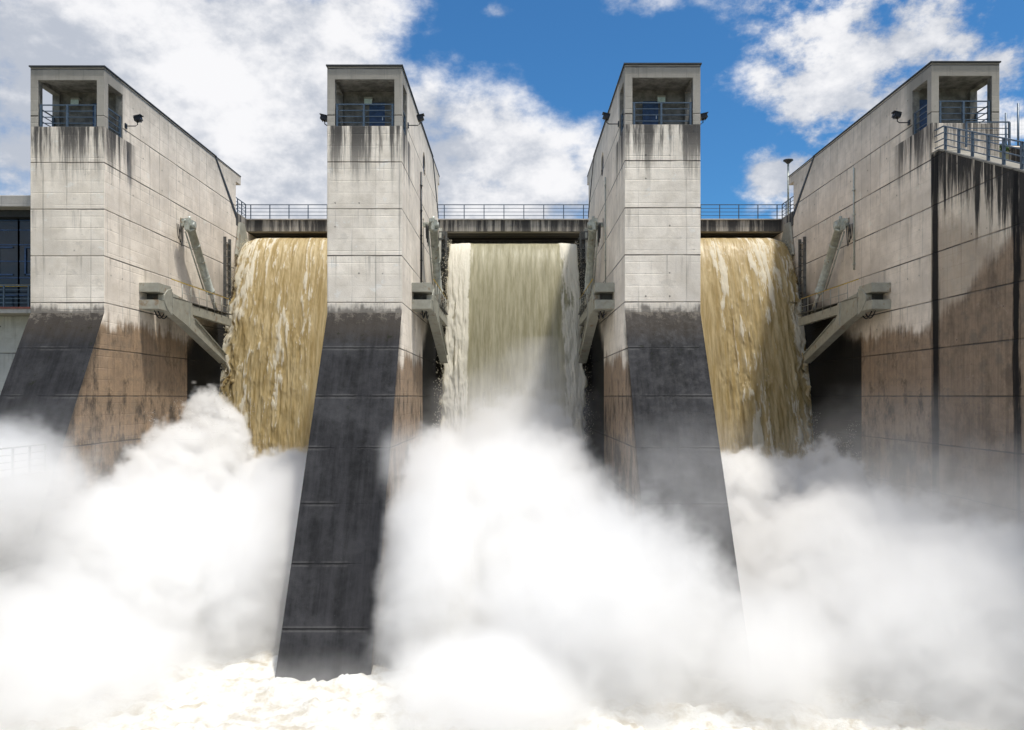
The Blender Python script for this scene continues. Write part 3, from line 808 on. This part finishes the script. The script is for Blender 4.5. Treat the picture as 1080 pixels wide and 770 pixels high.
def waterfall(x0, x1, zc, turb, label, mat, seed, left_free, right_free, drop_y=6.6, fb=.12, fr_=.55, ea=1., flare=.55):
    """turb(u): 0 smooth .. 1 broken water across the sheet"""
    nx, ny = 210, 340
    W_ = x1 - x0; vs = []; foam = []; flow = []
    zend = -10.8; drop = zc - zend; kk = drop / drop_y ** 2
    # path: from upstream over the crest then falling
    path = []
    for j in range(ny + 1):
        t = j / ny
        if t < .08:
            a = t / .08; yy = 59.8 - a * 2.6; zz = zc + .12 - .12 * a * a
        else:
            a = ((t - .08) / .92); a = a ** .62
            dy = a * drop_y; yy = 57.2 - dy; zz = zc - kk * dy * dy
        path.append((yy, zz))
    s = 0; prev = path[0]
    for j, (yy, zz) in enumerate(path):
        s += math.hypot(yy - prev[0], zz - prev[1]); prev = (yy, zz)
        q = path[min(j + 1, ny)]; p_ = path[max(j - 1, 0)]
        ty, tz = q[0] - p_[0], q[1] - p_[1]; L = math.hypot(ty, tz); ny_, nz_ = tz / L, -ty / L
        if ny_ > 0: ny_, nz_ = -ny_, -nz_
        if j < 3: ny_, nz_ = 0, 1
        fall = max(0., min(1., (zc - zz) / 14.))
        for i in range(nx + 1):
            u = i / nx; x = x0 + W_ * u
            T = turb(u, fall)
            grow = min(1., .15 + fall * 1.3)
            e1 = fbm((x * 2.0 + seed, s * .2, seed), 1.0, 5)
            e2 = fbm((x * 2.4 + seed + .5 * e1, s * .5, seed + 5), 1.6, 6)
            e3 = 1 - abs(fbm((x * 2.6 + seed + e1 * .7, s * .2 + .9 * e1, seed + 9), 1.5, 4)) * 2.4
            smooth = fbm((x * 1.4 + seed, s * .03, seed + 3), 1.0, 3) * .06 * grow
            disp = smooth + T * grow * (e1 * .09 + e2 * .065 + e3 * .035) * (1.0 + fb) + (T * .3 * grow if ea < 1 else 0)
            # free side edges break up and bulge outwards
            ex = 0
            if left_free:
                k = max(0, 1 - u * W_ / 1.3); ex -= k * (grow * (.15 + .45 * fbm((7, s * .7, seed), 1.0, 5) + .5 * e2) )
                disp -= (k ** 2) * .35 * ea
            if right_free:
                k = max(0, 1 - (1 - u) * W_ / 1.3); ex += k * (grow * (.15 + .45 * fbm((3, s * .7, seed), 1.0, 5) + .5 * e2))
                disp -= (k ** 2) * .35 * ea
            vs.append((x + ex * .9 * ea - (flare * fall * max(0, 1 - u * 2.5) if left_free else 0) + (flare * fall * max(0, 1 - (1 - u) * 2.5) if right_free else 0), yy + ny_ * disp, zz + nz_ * disp))
            e4 = fbm((x * .8 + seed, s * .13, seed + 20), 1.0, 3)
            edge = (math.exp(-u * W_ / .9) if left_free else 0) + (math.exp(-(1 - u) * W_ / .9) if right_free else 0)
            fo = T * (fb - .06 + .8 * e4 + .45 * edge + .55 * e2 + fr_ * e3 * e3 * (1 if e3 > 0 else 0))
            foam.append(max(0., min(1., fo)))
            flow.append((x, s + 0.4 * e1, 0))
    fs = []
    for j in range(ny):
        for i in range(nx):
            a = j * (nx + 1) + i; fs.append((a, a + nx + 1, a + nx + 2, a + 1))
    # flying drops beside the free edges
    rd = random.Random(seed)
    for side, on in ((0, left_free), (nx, right_free)):
        for k in range(1600 if on else 0):
            j = rd.randrange(15, ny); b = Vector(vs[j * (nx + 1) + side]); sg = -1 if side == 0 else 1
            c = b + Vector((sg * rd.expovariate(4.) - sg * .1, -abs(rd.gauss(0, .2)), rd.uniform(-.3, .3)))
            q = rd.uniform(.008, .024); i0 = len(vs)
            for a in ((q, 0, -q), (-q, q, -q), (-q, -q, -q), (0, 0, q * 2.4)):
                vs.append(tuple(c + Vector(a))); foam.append(1.); flow.append((c.x, s, 0))
            fs.extend([(i0, i0 + 2, i0 + 1), (i0, i0 + 1, i0 + 3), (i0 + 1, i0 + 2, i0 + 3), (i0 + 2, i0, i0 + 3)])
    me = D.meshes.new('waterfall'); me.from_pydata(vs, [], fs); me.materials.append(mat)
    at = me.attributes.new('foam', 'FLOAT', 'POINT'); at.data.foreach_set('value', foam)
    at = me.attributes.new('flow', 'FLOAT_VECTOR', 'POINT'); at.data.foreach_set('vector', [c for f in flow for c in f])
    for p in me.polygons: p.use_smooth = True
    o = D.objects.new('waterfall', me); COL.objects.link(o)
    vg = o.vertex_groups.new(name='sheet'); vg.add(list(range((nx + 1) * (ny + 1))), 1., 'REPLACE')
    md = o.modifiers.new('thick', 'SOLIDIFY'); md.vertex_group = 'sheet'; md.thickness_vertex_group = .0; md.thickness = .25; md.offset = -1
    tag(o, label, 'waterfall', 'waterfalls over the spillway gates')
    return o
def ss(a, b, x):
    t = max(0., min(1., (x - a) / (b - a))); return t * t * (3 - 2 * t)
M['fallL'] = fall_mat('muddy_fall_side', (.50, .37, .16), (.73, .60, .34), (.92, .86, .70))
M['fallM'] = fall_mat('muddy_fall_middle', (.40, .365, .225), (.60, .56, .39), (.92, .88, .76))
waterfall(-18.95, -8.85, 11.2, lambda u, f: max(.06, 1 - ss(.38, .64, u - .12 * (1 - f))), 'muddy left waterfall, broken on its left side, between the far left and second pier', M['fallL'], 3.1, True, False)
waterfall(-4.5, 4.4, 10.8, lambda u, f: max(.05, 1 - ss(.13, .20, u), ss(.83, .89, u)), 'middle waterfall with smooth pale sheet between two white foaming edges', M['fallM'], 11.7, True, True, 6.2, .85, .3, .3, .12)
waterfall(8.8, 19.05, 11.2, lambda u, f: max(.06, ss(.40, .62, u + .1 * (1 - f))), 'muddy right waterfall, smooth on its left and foaming beside the far right pier', M['fallL'], 23.9, False, True)

# ------------------------------------------------------------------ sky, sun, camera
SUN = Vector((.25, -.14, .955)).normalized()
elev = math.asin(SUN.z); rot = math.atan2(SUN.x, SUN.y)
w = D.worlds.new('World'); SC.world = w; w.use_nodes = True
g = G(w.node_tree); nt = w.node_tree
bg = nt.nodes['Background']
sky = nt.nodes.new('ShaderNodeTexSky'); sky.sky_type = 'NISHITA'; sky.sun_disc = False
sky.sun_elevation = elev; sky.sun_rotation = rot; sky.air_density = 1.0; sky.dust_density = .6; sky.ozone_density = 2.5
SKY = S(g, sky.outputs[0])
Dv = S(g, g.n('ShaderNodeTexCoord').outputs['Generated']); dx, dy, dz = g.sep(Dv)
yy = g.mx(dy, .12)
U = dx / yy; V = dz / yy                      # tangent coordinates of the direction
pxx = U * 851. + 542.; pyy = 418. - V * 851.
def gs(cx, cy, rx, ry, k):
    q = g.pw((pxx - cx) / rx, 2.) + g.pw((pyy - cy) / ry, 2.)
    return g.m('EXPONENT', -q) * k
bias = gs(110, 80, 320, 190, .34) + gs(380, 190, 160, 110, .26) + gs(550, 150, 85, 70, .20) + gs(525, 12, 22, 14, .2) + gs(950, 60, 230, 130, .27) + gs(812, 190, 40, 26, .26) \
     + gs(640, 70, 150, 60, -.30) + gs(480, 25, 70, 35, -.22) + gs(745, 160, 60, 75, -.22) + gs(1075, 110, 50, 40, -.1) + gs(690, 5, 60, 16, .16) + gs(250, 30, 260, 60, .1) + gs(5, 160, 70, 70, .14)
warp = g.xyz(dx * 1., dy * 1., dz * 1.5)
n1 = g.noise(warp, 4.2, 9, .60); n2 = g.noise(warp, 16., 7, .62); n3 = g.noise(warp, 7., 8, .6)
rightm = g.ramp(pxx, 720., 860.) * g.ramp(dy, 0., .2)
bias = bias + g.ramp(dy, .15, -.1) * .12  # extra unseen cloud behind the camera, added for brighter neutral fill
cl = n1 + (n2 - .5) * (.34 + rightm * .62) + bias
cov = g.m('POWER', g.ramp(cl, .50, .74), 1.15)
cov = cov * g.ramp(dz, -.02, .02)
shade = g.ramp(n3 + (n1 - .5) * .8 + (n2 - .5) * .6, .34, .68)
CK = 4.1
cc = g.mix(shade, (.50 * CK, .54 * CK, .62 * CK), (.93 * CK, .93 * CK, .95 * CK))
tint = g.mix(1., SKY, (.17, .37, .51), 'MULTIPLY')
sd = g.mx(dx * SUN.x + dy * SUN.y + dz * SUN.z, 0.)
gain = 1. + g.pw(sd, 3.) * g.ramp(dz, .45, .75) * 4.0          # clouds near the sun, above the frame, brightened to add fill light
cg = g.n('ShaderNodeVectorMath', operation='SCALE'); g.put(cg.inputs[0], cc); g.put(cg.inputs['Scale'], gain)
cc = S(g, cg.outputs[0])
g.put(bg.inputs['Color'], g.mix(cov, tint, cc)); bg.inputs['Strength'].default_value = .15

sl = D.lights.new('sun', 'SUN'); sl.energy = 3.2; sl.angle = R(4.); sl.color = (1., .95, .87)
so = D.objects.new('sun', sl); COL.objects.link(so); so.rotation_euler = SUN.to_track_quat('Z', 'Y').to_euler(); so.location = SUN * 80

cam = D.cameras.new('camera'); co = D.objects.new('camera', cam); COL.objects.link(co); SC.camera = co
co.rotation_euler = (R(90), 0, 0); cam.sensor_width = 36; cam.lens = 851 / 1080 * 36
cam.shift_y = 33 / 1080; cam.shift_x = -2 / 1080; cam.clip_end = 3000; cam.clip_start = .1

SC.render.engine = 'CYCLES'
SC.cycles.volume_bounces = 14; SC.cycles.max_bounces = 16; SC.cycles.diffuse_bounces = 4
SC.cycles.use_denoising = True; SC.cycles.volume_step_rate = 1.0; SC.cycles.volume_max_steps = 256
SC.view_settings.view_transform = 'Standard'; SC.view_settings.look = 'None'; SC.view_settings.exposure = .73; SC.view_settings.gamma = 1.
SC.view_settings.use_curve_mapping = False
